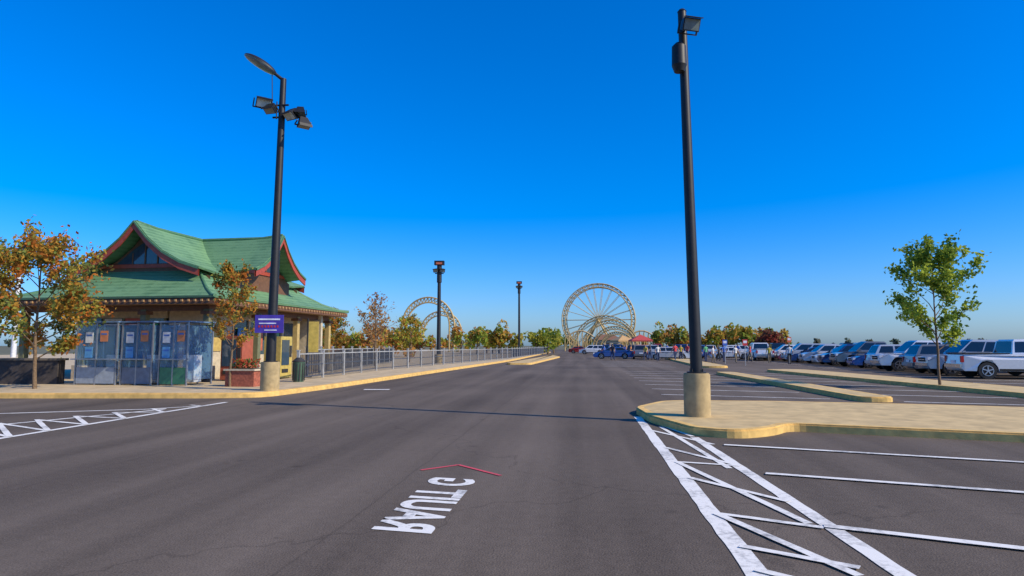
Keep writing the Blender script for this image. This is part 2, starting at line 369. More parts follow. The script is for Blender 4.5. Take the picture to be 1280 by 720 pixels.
# ---------------------------------------------------------------- pavilion
P1 = Vector((-12.2, 26.2, 0)); bld = bpy.data.objects.new("ticket_pavilion", None); scene.collection.objects.link(bld)
bld.location = P1; bld.rotation_euler = (0, 0, -R(9.5))
def roof_mat():
    m = bpy.data.materials.new("green_tile_roof"); n, b = nodes(m); L = n.links.new
    tc = n.nodes.new("ShaderNodeTexCoord")
    wv = n.nodes.new("ShaderNodeTexWave"); wv.bands_direction = 'Z'; wv.wave_profile = 'SAW'; wv.inputs['Scale'].default_value = 1.9; wv.inputs['Distortion'].default_value = .15; L(tc.outputs['Object'], wv.inputs[0])
    vo = n.nodes.new("ShaderNodeTexVoronoi"); vo.inputs['Scale'].default_value = 3.2; L(tc.outputs['Object'], vo.inputs[0])
    nz = n.nodes.new("ShaderNodeTexNoise"); nz.inputs['Scale'].default_value = .7; nz.inputs['Detail'].default_value = 6; L(tc.outputs['Object'], nz.inputs[0])
    a = n.nodes.new("ShaderNodeMath"); a.operation = 'MULTIPLY_ADD'; L(wv.outputs[1], a.inputs[0]); a.inputs[1].default_value = .5; L(nz.outputs[0], a.inputs[2])
    sp = n.nodes.new("ShaderNodeSeparateColor"); L(vo.outputs['Color'], sp.inputs[0])
    c = n.nodes.new("ShaderNodeMath"); c.operation = 'MULTIPLY_ADD'; L(sp.outputs[0], c.inputs[0]); c.inputs[1].default_value = .3; L(a.outputs[0], c.inputs[2])
    cr = n.nodes.new("ShaderNodeValToRGB"); cr.color_ramp.elements[0].position = .25; cr.color_ramp.elements[0].color = (.035, .11, .05, 1)
    cr.color_ramp.elements[1].position = 1.0; cr.color_ramp.elements[1].color = (.14, .27, .13, 1); L(c.outputs[0], cr.inputs[0]); L(cr.outputs[0], b.inputs['Base Color'])
    b.inputs['Roughness'].default_value = .6
    bp = n.nodes.new("ShaderNodeBump"); bp.inputs['Strength'].default_value = .7; bp.inputs['Distance'].default_value = .05; L(wv.outputs[1], bp.inputs['Height']); L(bp.outputs[0], b.inputs['Normal'])
    return m
ROOF = roof_mat(); REDW = mat("red_fascia", (.36, .06, .03), .5); BRN = mat("brown_eave", (.15, .07, .035), .7)
GRN = mat("green_trim", (.08, .19, .09), .5); TAN = mat("tan_wall", (.50, .42, .29), .85, bump=.2); OLV = mat("olive_column", (.16, .16, .08), .6)
WGL = mat("window_glass", (.04, .07, .10), .05, var=.1, spec=.9); GOLD = mat("ochre_column", (.46, .33, .12), .6)
RAFT = mat("rafter_ends", (.38, .22, .09), .7)
WX, WY = 10.8, 13.2
rb = MB()
rings = [(0, 3.62), (.45, 3.66), (1.2, 3.98), (2.0, 4.5), (2.8, 5.15)]
for (i0, z0), (i1, z1) in zip(rings, rings[1:]):
    o = [(-WX + i0, i0, z0), (-i0, i0, z0), (-i0, WY - i0, z0), (-WX + i0, WY - i0, z0)]
    q = [(-WX + i1, i1, z1), (-i1, i1, z1), (-i1, WY - i1, z1), (-WX + i1, WY - i1, z1)]
    for k in range(4): k2 = (k + 1) % 4; rb.add([o[k], o[k2], q[k2], q[k]], [(0, 1, 2, 3)], ROOF)
PROF_A = [(0, 0), (.7, -.78), (1.5, -1.42), (2.4, -1.9), (3.35, -2.2)]
PROF_B = [(0, 0), (.55, -.74), (1.1, -1.28), (1.75, -1.72), (2.45, -2.0)]
CX, CY, ZR = -WX / 2, WY / 2, 7.08
def gable(axis, a0, a1, prof):
    for sgn in (-1, 1):
        for (d0, h0), (d1, h1) in zip(prof, prof[1:]):
            n = 8
            for k in range(n):
                t0, t1 = a0 + (a1 - a0) * k / n, a0 + (a1 - a0) * (k + 1) / n
                def lift(t):
                    s = abs((t - (a0 + a1) / 2) / ((a1 - a0) / 2)); return .2 * s ** 4
                def P(t, d, h):
                    z = ZR + h + lift(t)
                    return (CX + sgn * d, t, z) if axis == 'y' else (t, CY + sgn * d, z)
                rb.add([P(t0, d0, h0), P(t1, d0, h0), P(t1, d1, h1), P(t0, d1, h1)], [(0, 1, 2, 3)], ROOF)
gable('y', 1.75, WY - 1.75, PROF_A); gable('x', -WX + .75, -.75, PROF_B)
ro = rb.obj("roof", bld); s_ = ro.modifiers.new("s", 'SOLIDIFY'); s_.thickness = .09; s_.offset = 0
tb = MB()
def capline(p, q, r=.09, m=GRN): tb.tube(p, q, r, r, m, 8)
capline((CX, 1.9, ZR + .18), (CX, 3.3, ZR + .08)); capline((CX, 3.3, ZR + .08), (CX, WY - 3.3, ZR + .08)); capline((-WX + 1.6, CY, ZR + .08), (-1.9, CY, ZR + .08)); capline((-1.9, CY, ZR + .08), (-.8, CY, ZR + .22))
for cx, sx in ((-WX, 1), (0, -1)):
    for cy, sy in ((0, 1), (WY, -1)):
        for (i0, z0), (i1, z1) in zip(rings, rings[1:]):
            capline((cx + sx * i0, cy + sy * i0, z0 + .05), (cx + sx * i1, cy + sy * i1, z1 + .05), .07)
def barge(axis, t, tw, outw, prof):
    dm = prof[-1][0]; hm = prof[-1][1]
    for sgn in (-1, 1):
        for k, ((d0, h0), (d1, h1)) in enumerate(zip(prof, prof[1:])):
            def P(tt, d, h): return (CX + sgn * d, tt, ZR + .18 + h) if axis == 'y' else (tt, CY + sgn * d, ZR + .18 + h)
            a, b2 = t, t + .07 * outw
            for (hi, lo, m, e) in ((-.07, -.36, REDW, 0), (.03, -.07, GRN, .05 * outw)):
                vs = [P(a + e, d0, h0 + hi), P(a + e, d1, h1 + hi), P(a + e, d1, h1 + lo), P(a + e, d0, h0 + lo), P(b2 + e, d0, h0 + hi), P(b2 + e, d1, h1 + hi), P(b2 + e, d1, h1 + lo), P(b2 + e, d0, h0 + lo)]
                tb.add(vs, [(0, 1, 2, 3), (7, 6, 5, 4), (0, 4, 5, 1), (3, 2, 6, 7)], m)
    pts = [(-s[0], ZR + s[1] - .1) for s in prof[::-1]] + [(s[0], ZR + s[1] - .1) for s in prof[1:]]
    def W(d, z, o=0): return (CX + d, tw + o * outw, z) if axis == 'y' else (tw + o * outw, CY + d, z)
    tb.add([W(d, z) for d, z in pts] + [W(dm, 4.2), W(-dm, 4.2)], [tuple(range(len(pts) + 2))], BRN)
    g = dm / 3.35
    tb.add([W(-1.5 * g, 5.4, .03), W(1.5 * g, 5.4, .03), W(.8 * g, 5.95, .03), W(0, 6.5, .03), W(-.8 * g, 5.95, .03)], [(0, 1, 2, 3, 4)], WGL)
    for x in (-.65 * g, 0, .65 * g):
        zt = 6.45 - abs(x) / g * .83
        tb.add([W(x - .035, 5.4, .06), W(x + .035, 5.4, .06), W(x + .035, zt, .06), W(x - .035, zt, .06)], [(0, 1, 2, 3)], BRN)
    tb.add([W(-2.6 * g, 5.2, .06), W(2.6 * g, 5.2, .06), W(2.3 * g, 5.38, .06), W(-2.3 * g, 5.38, .06)], [(0, 1, 2, 3)], REDW)
barge('y', 1.8, 2.6, -1, PROF_A); barge('y', WY - 1.8, WY - 2.6, 1, PROF_A); barge('x', -.8, -1.7, 1, PROF_B); barge('x', -WX + .8, -WX + 1.7, -1, PROF_B)
tb.obj("roof_trim", bld)
eb = MB()
t = .12
eb.box((CX, .1, 3.44), (WX - .1, t, .22), BRN); eb.box((CX, WY - .1, 3.44), (WX - .1, t, .22), BRN)
eb.box((-.1, CY, 3.44), (t, WY - .34, .22), BRN); eb.box((-WX + .1, CY, 3.44), (t, WY - .34, .22), BRN)
k = .3
while k < WX - .2: eb.box((-k, .02, 3.47), (.08, .1, .09), RAFT); k += .3
k = .3
while k < WY - .2: eb.box((-.02, k, 3.47), (.1, .08, .09), RAFT); k += .3
eb.box((CX, CY, 3.36), (WX - .4, WY - .4, .05), mat("soffit_wood", (.3, .18, .09), .7))
eb.box((CX, .9, 3.2), (WX - 1.6, .2, .24), BRN); eb.box((-.9, CY, 3.2), (.2, WY - 2.0, .24), BRN)
eb.obj("eaves", bld)
cb_ = MB()
cols = [(-.9, .9), (-3.9, .9), (-6.9, .9), (-9.9, .9), (-.9, 4.7), (-.9, 8.5), (-.9, 12.3), (-9.9, 6.5), (-9.9, 12.3)]
for x, y in cols:
    cb_.box((x, y, .45), (.52, .52, .6), TAN); cb_.box((x, y, 1.95), (.26, .26, 2.4), OLV if x < -1 or y < 5 else GOLD)
    cb_.box((x, y, 3.0), (.42, .42, .14), BRN)
cb_.obj("columns", bld)
wb = MB()
wb.box((-4.4, 10.9, 1.75), (7.6, .2, 3.2), TAN); wb.box((-8.3, 6.8, 1.75), (.2, 8.0, 3.2), TAN)
wb.box((-2.0, 3.2, 1.75), (.22, 1.6, 3.2), TAN); wb.box((-2.0, 7.2, .65), (.22, 6.4, 1.0), TAN); wb.box((-2.0, 7.2, 3.1), (.22, 6.4, .5), TAN)
for y in (4.1, 5.7, 7.3, 8.9, 10.4): wb.box((-2.0, y, 2.0), (.2, .18, 1.75), TAN)
wb.box((-2.0, 7.2, 2.0), (.04, 6.4, 1.7), glassmat("pane", (.06, .11, .14), .75))
wb.box((-2.9, 2.45, 1.75), (1.9, .2, 3.2), TAN)
wb.box((-6.1, 2.4, .55), (4.3, .2, .8), mat("counter_grey", (.25, .27, .3), .6)); wb.box((-6.1, 2.4, 3.1), (4.3, .2, .5), TAN)
wb.box((-6.1, 2.42, 1.9), (4.3, .03, 1.9), glassmat("pane", (.06, .11, .14), .75))
for x in (-8.2, -7.2, -6.15, -5.1, -4.05): wb.box((x, 2.36, 1.9), (.09, .12, 1.9), OLV)
wb.box((-6.1, 5.5, 1.6), (3.6, .1, 2.4), mat("interior_panel", (.2, .22, .25), .7))
wb.obj("walls", bld)
pb = MB()
for x, z, wd, hh, c in [(-7.7, 2.6, .85, .5, (.08, .3, .55)), (-6.65, 2.6, .9, .45, (.6, .6, .55)), (-5.6, 2.6, .85, .5, (.45, .1, .07)), (-2.85, 1.9, .9, 1.3, (.6, .52, .38)), (-4.6, 1.8, .5, 1.7, (.04, .35, .12)), (-7.7, 1.6, .6, .9, (.5, .4, .15)), (-6.6, 1.6, .7, 1.0, (.12, .35, .5))]:
    pb.box((x, 2.27, z), (wd, .03, hh), mat("poster_%d_%d" % (int(abs(x) * 10), int(z * 10)), c, .5))
    pb.box((x, 2.248, z + hh * .2), (wd * .7, .006, hh * .1), mat("white_sign_print", (.7, .7, .75), .5)); pb.box((x, 2.248, z - hh * .1), (wd * .5, .006, hh * .07), mat("white_sign_print", (.7, .7, .75), .5))
for y, c in [(3.0, (.5, .35, .1)), (4.9, (.05, .2, .45)), (6.5, (.45, .12, .06)), (8.1, (.1, .3, .15))]: pb.box((-1.86, y, 1.9), (.03, .6, 1.1), mat("banner_%d" % int(y * 10), c, .5))
pb.obj("posters", bld)

def booth(loc, wd, dp, tint, rz, panel):
    b = MB(); FR = mat("aluminium_frame", (.32, .34, .37), .35, .6); BK = mat("booth_back", (.05, .055, .07), .6)
    for x in (-wd / 2, 0, wd / 2):
        for y in (-dp / 2, dp / 2): b.box((x, y, 1.15), (.05, .05, 2.3), FR)
    b.box((0, -dp / 2, .35), (wd - .1, .04, .6), mat("booth_panel%d" % int(panel[0] * 100), panel, .5))
    g = glassmat("booth_glass", tint, .22)
    b.box((0, -dp / 2, 1.45), (wd - .1, .02, 1.55), g); b.box((-wd / 2, 0, 1.2), (.02, dp - .1, 2.0), g); b.box((wd / 2, 0, 1.2), (.02, dp - .1, 2.0), g)
    b.box((0, dp / 2, 1.15), (wd - .06, .03, 2.2), BK)
    b.box((0, 0, 2.33), (wd + .12, dp + .12, .05), mat("booth_roof", (.12, .2, .32), .3)); b.box((0, -dp / 2 - .14, .95), (wd, .25, .04), FR)
    b.box((.2, .1, .6), (.5, .4, 1.0), mat("booth_inside", (.7, .7, .68), .6)); b.box((.2, .0, 1.25), (.4, .05, .28), DARK)
    for i, (px, pz, c) in enumerate([(-.3, 1.75, (.65, .65, .62)), (.32, 1.8, (.55, .2, .08)), (-.3, 1.2, (.1, .3, .55))]):
        b.box((px, -dp / 2 - .03, pz), (.32, .01, .4), mat("booth_notice%d" % i, c, .5)); b.box((px, -dp / 2 - .037, pz + .08), (.24, .006, .06), mat("booth_notice_blue", (.05, .15, .45), .5))
    return b.obj("ticket_booth", None, loc, rz)
for i, (u, dd, wd, pc) in enumerate([(140, 24.6, 1.7, (.3, .34, .38)), (190, 24.4, 1.3, (.14, .17, .22)), (235, 24.2, 1.2, (.05, .2, .1))]):
    booth(((u - 640) / F * dd, dd, .15), wd, 1.3, (.2, .4, .6), -R(9.5 + i * 2), pc)
def bin_(loc, col):
    b = MB(); m = mat("bin_%d" % int(col[0] * 100), col, .5)
    b.tube((0, 0, 0), (0, 0, .8), .2, .24, m, 16); b.tube((0, 0, .8), (0, 0, .84), .26, .26, DARK, 16); b.tube((0, 0, .84), (0, 0, .97), .24, .1, DARK, 16)
    for k in range(12): a = k * math.pi / 6; b.box((.235 * math.cos(a), .235 * math.sin(a), .4), (.02, .04, .7), DARK, rz=a)
    b.obj("trash_can", None, loc)
bin_((-8.6, 26, .15), (.05, .1, .06))
def leaf(b, c, s, m):
    a = Vector((random.gauss(0, 1), random.gauss(0, 1), random.gauss(0, 1))).normalized()
    t = a.orthogonal().normalized(); t.rotate(Matrix.Rotation(random.random() * 6.28, 3, a)); u = a.cross(t)
    s *= random.uniform(.7, 1.3)
    b.add([c - t * s, c + u * s * .55, c + t * s, c - u * s * .55], [(0, 1, 2, 3)], m)
def planter(loc, rz):
    b = MB(); BR = mat("red_brick_planter", (.32, .09, .05), .85, var=.35, scale=12)
    b.box((0, 0, .28), (1.1, .7, .56), BR); b.box((0, 0, .59), (1.2, .8, .06), TAN); b.box((0, 0, .63), (.95, .55, .03), mat("soil", (.05, .035, .02), .9))
    random.seed(5); lm = [leafmat("shrub_a", (.12, .2, .05)), leafmat("shrub_b", (.45, .08, .04))]
    for k in range(260):
        c = Vector((random.uniform(-.45, .45), random.uniform(-.25, .25), .66 + random.random() * .3)); leaf(b, c, .06, random.choice(lm))
    b.obj("planter", None, loc, rz)
planter((-9.6, 23.2, .15), -R(9))
def vending(loc, col, rz):
    b = MB(); m = mat("vending_%d" % int(col[0] * 100), col, .35)
    b.box((0, 0, .95), (.95, .8, 1.8), m); b.box((-.1, -.41, 1.15), (.62, .03, 1.1), WGL); b.box((.34, -.41, 1.2), (.16, .03, .5), DARK); b.box((-.1, -.41, .35), (.5, .03, .16), DARK)
    b.box((0, 0, .025), (.85, .7, .05), DARK); b.obj("vending_machine", None, loc, rz)
vending((-11.5, 26.9, .15), (.35, .09, .05), -R(9)); vending((-10.4, 28.6, .15), (.5, .38, .1), R(80))
b = MB(); DW = mat("dark_stone_wall", (.05, .04, .035), .8, var=.4, scale=4, bump=.5)
b.box((-25.2, 24.6, .6), (16, .4, .9), DW); b.box((-25.2, 24.6, 1.08), (16.2, .5, .08), mat("wall_cap", (.14, .11, .08), .8)); b.obj("stone_wall")
FEN = mat("galvanised_fence", (.5, .49, .46), .4, .4); FEN2 = mat("dark_pickets", (.07, .08, .10), .5, .3)
def fence(name, pts, h=1.15, post=2.4, pick=.16, z=.15):
    b = MB()
    for p, q in zip(pts, pts[1:]):
        p, q = Vector(p), Vector(q); L = (q - p).length; d = (q - p) / L; a = math.atan2(d.y, d.x)
        n = max(1, round(L / post))
        for k in range(n + 1):
            c = p + d * (L * k / n); b.box((c.x, c.y, z + h / 2 + .04), (.10, .10, h + .08), FEN, rz=a); b.box((c.x, c.y, z + h + .1), (.13, .13, .04), FEN, rz=a)
        c = (p + q) / 2
        for zz, mm in ((.14, FEN2), (h * .55, FEN2), (h - .05, FEN)): b.box((c.x, c.y, z + zz), (L, .035, .05), mm, rz=a)
        k = pick / 2
        while k < L: c = p + d * k; b.box((c.x, c.y, z + h / 2 + .04), (.022, .022, h - .18), FEN2, rz=a); k += pick
    return b.obj(name)
fence("metal_fence", [G(372, 476, .15), G(470, 463.5, .15), G(640, 448, .15), Vector((7.5, 130, 0))])
fence("metal_fence", [G(372, 476, .15) + Vector((-.6, 3, 0)), G(372, 476, .15) + Vector((-1.6, 30, 0))], 1.3)
for (x, y, c) in [(-9.4, 29.5, (.55, .4, .08))]:
    b = MB(); b.tube((0, 0, 0), (0, 0, 2.7), .04, .04, BLACK, 8); b.box((.28, 0, 1.85), (.45, .03, 1.4), mat("flag_%d" % int(x * -10), c, .6)); b.tube((0, 0, 2.62), (.52, 0, 2.62), .02, .02, BLACK, 6); b.tube((0, 0, 0), (0, 0, .06), .25, .25, BLACK, 12)
    b.obj("banner_flag", None, (x, y, .15))
b = MB(); WM = mat("white_mast", (.6, .6, .6), .5); b.tube((-62, 80, 0), (-62, 80, 11), .3, .22, WM, 10); b.box((-62, 80, 11.2), (.9, .9, .5), WM); b.tube((-62, 80, 11.4), (-62, 80, 12.6), .2, .02, WM, 8); b.obj("white_mast")

# ---------------------------------------------------------------- trees
def tree(name, loc, h, cr, tr, seed, cols, nl, ls, clear=.3, up=.9, z0=0):
    random.seed(seed); b = MB(); top = h * .93
    pts = []; x = y = 0
    for k in range(9):
        t = k / 8; pts.append(Vector((x, y, t * top))); x += random.gauss(0, .02 * h / 5); y += random.gauss(0, .02 * h / 5)
    for k in range(8): b.tube(pts[k], pts[k + 1], tr * (1 - k / 8.6), tr * (1 - (k + 1) / 8.6), BARK, 8, cap=False)
    spots = []
    nb = 24
    for k in range(nb):
        t = clear + (0.97 - clear) * (k / nb) ** .9; i = min(7, int(t * 8)); p = pts[i].lerp(pts[i + 1], t * 8 - i)
        s = (t - clear) / (1 - clear); prof_ = (0.55 + 0.45 * math.sin(min(1, s * 2.2) * math.pi / 2)) * (1 - s ** 2.2 * .75)
        L = cr * prof_ * random.uniform(.65, 1.15); a = k * 2.4 + random.uniform(-.4, .4)
        d = Vector((math.cos(a), math.sin(a), up * random.uniform(.6, 1.3))).normalized()
        c = p; r = tr * .42 * (1 - s * .6); n = 4
        for j in range(n):
            d = (d + Vector((random.gauss(0, .13), random.gauss(0, .13), random.gauss(0.02, .1)))).normalized(); q = c + d * L / n
            b.tube(c, q, r * (1 - j / n * .8), r * (1 - (j + 1) / n * .8), BARK, 5, cap=False)
            if j >= 1:
                for _ in range(3):
                    e = (d + Vector((random.gauss(0, .7), random.gauss(0, .7), random.gauss(.1, .5)))).normalized(); l2 = L * random.uniform(.15, .4); q2 = q + e * l2
                    b.tube(q, q2, r * .25, r * .08, BARK, 4, cap=False); spots.append((q, q2, cols[random.randrange(len(cols))]))
            c = q
    per = max(1, nl / len(spots))
    for p, q, m in spots:
        for _ in range(int(per * random.uniform(.3, 1.7))):
            c = p.lerp(q, random.uniform(.25, 1.15)) + Vector([random.gauss(0, cr * .05) for _ in range(3)])
            leaf(b, c, ls, m if random.random() < .75 else random.choice(cols))
    return b.obj(name, None, (loc[0], loc[1], z0))
LG = [leafmat("leaf_fresh_a", (.40, .46, .06)), leafmat("leaf_fresh_b", (.27, .35, .05)), leafmat("leaf_fresh_c", (.15, .24, .04))]
LO = [leafmat("leaf_autumn_a", (.52, .28, .05)), leafmat("leaf_autumn_b", (.36, .31, .06)), leafmat("leaf_autumn_c", (.20, .24, .06)), leafmat("leaf_autumn_d", (.52, .18, .04))]
LL = [LO[0], LO[1], LO[2], leafmat("leaf_green_e", (.24, .28, .06))]
tree("young_maple_tree", G(1175, 481, .15), 5.2, 2.0, .055, 11, LG, 6400, .08, .26, 1.0, .15)
tree("autumn_tree", (-16.1, 21.8), 5.2, 2.5, .07, 5, LO, 8500, .075, .2, .7, .15)
tree("autumn_tree", (-10.0, 22.9), 4.4, 1.3, .05, 9, LO, 3200, .06, .3, 1.1, .15)
LB = [leafmat("leaf_sparse", (.4, .22, .1))]
tree("young_tree", (-8.9, 42), 5.0, 1.6, .07, 12, LB, 500, .09, .2, .9, .15)
tree("young_tree", (-9.8, 46), 4.4, 1.5, .07, 13, LB + LO[:1], 900, .09, .3, .9, .15)
tree("young_tree", (-13, 47), 4.2, 1.5, .07, 14, LO, 2200, .09, .3, .9, .15)
tree("young_tree", (-8.9, 56), 4.0, 1.6, .07, 15, LO[:2] + LG[:1], 2200, .1, .3, .9, .15)
tree("young_tree", (-15.5, 52), 4.2, 1.6, .07, 18, LO[:3], 2200, .1, .3, .9, .15)
tree("young_tree", (-22, 33), 5.0, 2.2, .08, 16, LL, 3500, .1, .2, .9, .15)
tree("young_tree", (-25, 29), 4.0, 2.0, .08, 17, LL, 3500, .1, .1, .9, .15)

def clump_mass(name, blobs, cols, ls, dens, seed=1):
    random.seed(seed); b = MB()
    for (x, y, z, rx, ry, rz) in blobs:
        sub = []; bc = random.choice(cols)
        for k in range(11):
            u = Vector((random.gauss(0, 1), random.gauss(0, 1), random.gauss(0, 1))).normalized() * random.uniform(.3, .8)
            sub.append((Vector((x + u.x * rx, y + u.y * ry, z + u.z * rz)), random.uniform(.28, .5), bc if random.random() < .6 else random.choice(cols)))
        b.tube((x, y, 0), (x, y, z), .2, .1, BARK, 5, cap=False)
        n = int(dens * rx * rz)
        for k in range(n):
            c, r, m = random.choice(sub); u = Vector((random.gauss(0, 1), random.gauss(0, 1), random.gauss(0, 1))).normalized() * random.uniform(.5, 1) ** .4
            q = c + Vector((u.x * rx, u.y * ry, u.z * rz)) * r
            if q.z > .1: leaf(b, q, ls, m if random.random() < .7 else random.choice(cols))
    return b.obj(name)
random.seed(21)
def blobs_for(u0, u1, D, hpx, n, jit=.35):
    o = []
    for k in range(n):
        u = u0 + (u1 - u0) * (k + random.uniform(.1, .9)) / n; d = D * random.uniform(.93, 1.1); h = 1.6 + hpx * random.uniform(1 - jit, 1 + jit * .4) / F * d
        r = h * random.uniform(.35, .5); o.append(((u - 640) / F * d, d, h * .55, r, r, h * .48))
    return o
GR = [leafmat("leaf_mid_a", (.25, .31, .05)), leafmat("leaf_mid_b", (.38, .36, .06)), leafmat("leaf_mid_c", (.13, .20, .04)), leafmat("leaf_mid_d", (.50, .33, .07))]
AU = [GR[0], GR[1], GR[3], leafmat("leaf_mid_e", (.50, .24, .06))]
AO = [GR[1], GR[3], AU[3], leafmat("leaf_mid_f", (.42, .16, .05)), GR[0]]
clump_mass("tree_row", blobs_for(372, 520, 80, 24, 15), AO, .26, 110, 2)
clump_mass("tree_row", blobs_for(500, 570, 175, 18, 6), AO, .5, 50, 12)
clump_mass("tree_row", blobs_for(575, 645, 115, 28, 6, .3), AU, .34, 90, 3)
clump_mass("tree_row", blobs_for(662, 700, 125, 26, 3, .2), GR[:2], .34, 90, 13)
clump_mass("tree_row", blobs_for(820, 985, 130, 25, 15), AU, .38, 80, 4)
clump_mass("red_leaf_tree", blobs_for(948, 972, 95, 26, 2, .1), [leafmat("leaf_red_a", (.30, .07, .05)), leafmat("leaf_red_b", (.18, .08, .05))], .28, 110, 5)
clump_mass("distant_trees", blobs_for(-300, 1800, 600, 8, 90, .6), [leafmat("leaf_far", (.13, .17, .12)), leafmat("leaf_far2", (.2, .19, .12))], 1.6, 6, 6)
clump_mass("tree_row", blobs_for(690, 830, 270, 13, 10), AU, .8, 22, 7)
clump_mass("hedge", [(-30 - k * 1.2, 31 + random.uniform(-1, 1), 1.0, 1.1, 1.1, 1.1) for k in range(8)], AU, .12, 700, 8)

# ---------------------------------------------------------------- roller coaster & wheel
WOOD = mat("coaster_timber", (.50, .35, .14), .7, var=.2, scale=.3); STEELT = mat("coaster_rail", (.45, .32, .15), .5)
def arc_truss(b, C, ax, r1, r2, a0, a1, n, tk, m=WOOD):
    for r in (r1, r2):
        for k in range(n):
            p = [C + ax * (r * math.cos(a0 + (a1 - a0) * (k + e) / n)) + Vector((0, 0, r * math.sin(a0 + (a1 - a0) * (k + e) / n))) for e in (0, 1)]
            b.tube(p[0], p[1], tk, tk, m, 6, cap=False)
    for k in range(n):
        A0 = a0 + (a1 - a0) * k / n; A1 = a0 + (a1 - a0) * (k + 1) / n
        P = lambda r, a: C + ax * (r * math.cos(a)) + Vector((0, 0, r * math.sin(a)))
        b.tube(P(r1, A0), P(r2, A1), tk * .6, tk * .6, m, 5, cap=False); b.tube(P(r1, A0), P(r2, A0), tk * .6, tk * .6, m, 5, cap=False)
b = MB(); D = 200; C = Vector(((748 - 640) / F * D, D, 1.6 + 32 / F * D)); ax = Vector((.97, -.24, 0)).normalized(); nrm = Vector((.24, .97, 0)).normalized()
for s in (-1, 1):
    Cs = C + nrm * s * 1.4
    arc_truss(b, Cs, ax, 11.3, 10.2, 0, 2 * math.pi, 44, .16)
    for k in range(22):
        a = 2 * math.pi * k / 22; p = Cs + ax * (10.3 * math.cos(a)) + Vector((0, 0, 10.3 * math.sin(a))); b.tube(Cs, p, .075, .075, WOOD, 5, cap=False)
    for sx in (-1, 1): b.tube(Cs + nrm * s * .6, Vector((C.x, C.y, 0)) + ax * sx * 5.5 + nrm * s * 2.5, .25, .3, WOOD, 8)
b.tube(C - nrm * 2, C + nrm * 2, .5, .5, WOOD, 12)
for k in range(22):
    a = 2 * math.pi * k / 22; p = C + ax * (10.9 * math.cos(a)) + Vector((0, 0, 10.9 * math.sin(a)))
    b.tube(p - nrm * 1.4, p + nrm * 1.4, .1, .1, WOOD, 6)
b.obj("ferris_wheel")
b = MB()
for k, (cu_, r, dd) in enumerate([(756, 9.6, 188), (762, 8.0, 184), (768, 6.2, 180), (771, 4.6, 176)]):
    C = Vector(((cu_ - 640) / F * dd, dd, .8)); arc_truss(b, C, Vector((.95, -.3, 0)).normalized(), r, r - .8, 0, math.pi, 24, .16)
for k in range(20):
    x = 15 + k * 1.25; hh = 3.6 + 2.2 * math.sin(k * .45); h2 = 3.6 + 2.2 * math.sin((k + 1) * .45); b.tube((x, 182, 0), (x, 182, hh), .14, .12, WOOD, 5); b.tube((x, 182, 0), (x + 1.25, 182, h2), .08, .08, WOOD, 5)
    b.tube((x, 182, hh), (x + 1.25, 182, h2), .22, .22, STEELT, 5)
b.obj("roller_coaster")
b = MB(); D = 150; C = Vector(((535 - 640) / F * D, D, 6.3))
axx = Vector((.96, -.28, 0)).normalized()
arc_truss(b, C, axx, 6.6, 5.4, 0, math.pi, 22, .2)
for s in (-1, 1):
    for r in (6.6, 5.4): b.tube(C + axx * s * r, Vector(((C + axx * s * r).x, (C + axx * s * r).y, 0)), .2, .22, WOOD, 6)
    for k in range(5):
        z = k * 1.25; b.tube(C + axx * s * 6.6 + Vector((0, 0, z - 6.2)), C + axx * s * 5.4 + Vector((0, 0, z - 4.9)), .12, .12, WOOD, 5)
arc_truss(b, C + Vector((2, 9, -1.8)), axx, 5.6, 4.6, -.2, math.pi + .2, 18, .17)
b.obj("roller_coaster")
def tent(loc, w_, h, col, rz=0, name="canopy_tent"):
    b = MB(); m = mat("tent_%d_%d" % (int(col[0] * 100), int(col[2] * 100)), col, .7)
    for x in (-1, 1):
        for y in (-1, 1): b.tube((x * w_ / 2, y * w_ / 2, 0), (x * w_ / 2, y * w_ / 2, h), .05, .05, FEN, 6)
    e = w_ / 2 + .15; v = [(-e, -e, h), (e, -e, h), (e, e, h), (-e, e, h), (0, 0, h + w_ * .3)]
    b.add(v, [(0, 1, 4), (1, 2, 4), (2, 3, 4), (3, 0, 4)], m)
    v2 = v[:4] + [(x, y, h - .25) for x, y, _ in v[:4]]; b.add(v2, [(0, 4, 5, 1), (1, 5, 6, 2), (2, 6, 7, 3), (3, 7, 4, 0)], m)
    b.box((0, w_ * .2, .45), (w_ * .8, .6, .9), mat("table_cloth", (.3, .3, .35), .8)); b.obj(name, None, loc, rz)
def gx(u, D): return (u - 640) / F * D
tent((gx(800, 118), 118, 0), 3.5, 2.6, (.45, .06, .05)); tent((gx(778, 125), 125, 0), 3.4, 2.6, (.5, .3, .12), .3)
def hut(loc, w_, d_, h, wc, rc, rz=0):
    b = MB(); wm = mat("hut_wall_%d" % int(wc[0] * 100), wc, .8); rm = mat("hut_roof_%d" % int(rc[0] * 100), rc, .7)
    b.box((0, 0, h / 2), (w_, d_, h), wm); e = .5; X, Y = w_ / 2 + e, d_ / 2 + e
    b.add([(-X, -Y, h - .1), (X, -Y, h - .1), (X, Y, h - .1), (-X, Y, h - .1), (-w_ / 4, 0, h + w_ * .2), (w_ / 4, 0, h + w_ * .2)], [(0, 1, 5, 4), (1, 2, 5), (2, 3, 4, 5), (3, 0, 4), (3, 2, 1, 0)], rm)
    b.box((0, -d_ / 2 - .02, h * .36), (1.1, .06, h * .7), DARK)
    for s in (-1, 1): b.box((s * w_ * .3, -d_ / 2 - .02, h * .55), (w_ * .2, .05, h * .3), WGL); b.box((s * w_ * .3, -d_ / 2 - .03, h * .37), (w_ * .24, .1, .08), TAN)
    b.obj("ride_station", None, loc, rz)
hut((gx(758, 195), 195, 0), 8, 5, 3.4, (.4, .35, .25), (.2, .1, .06))

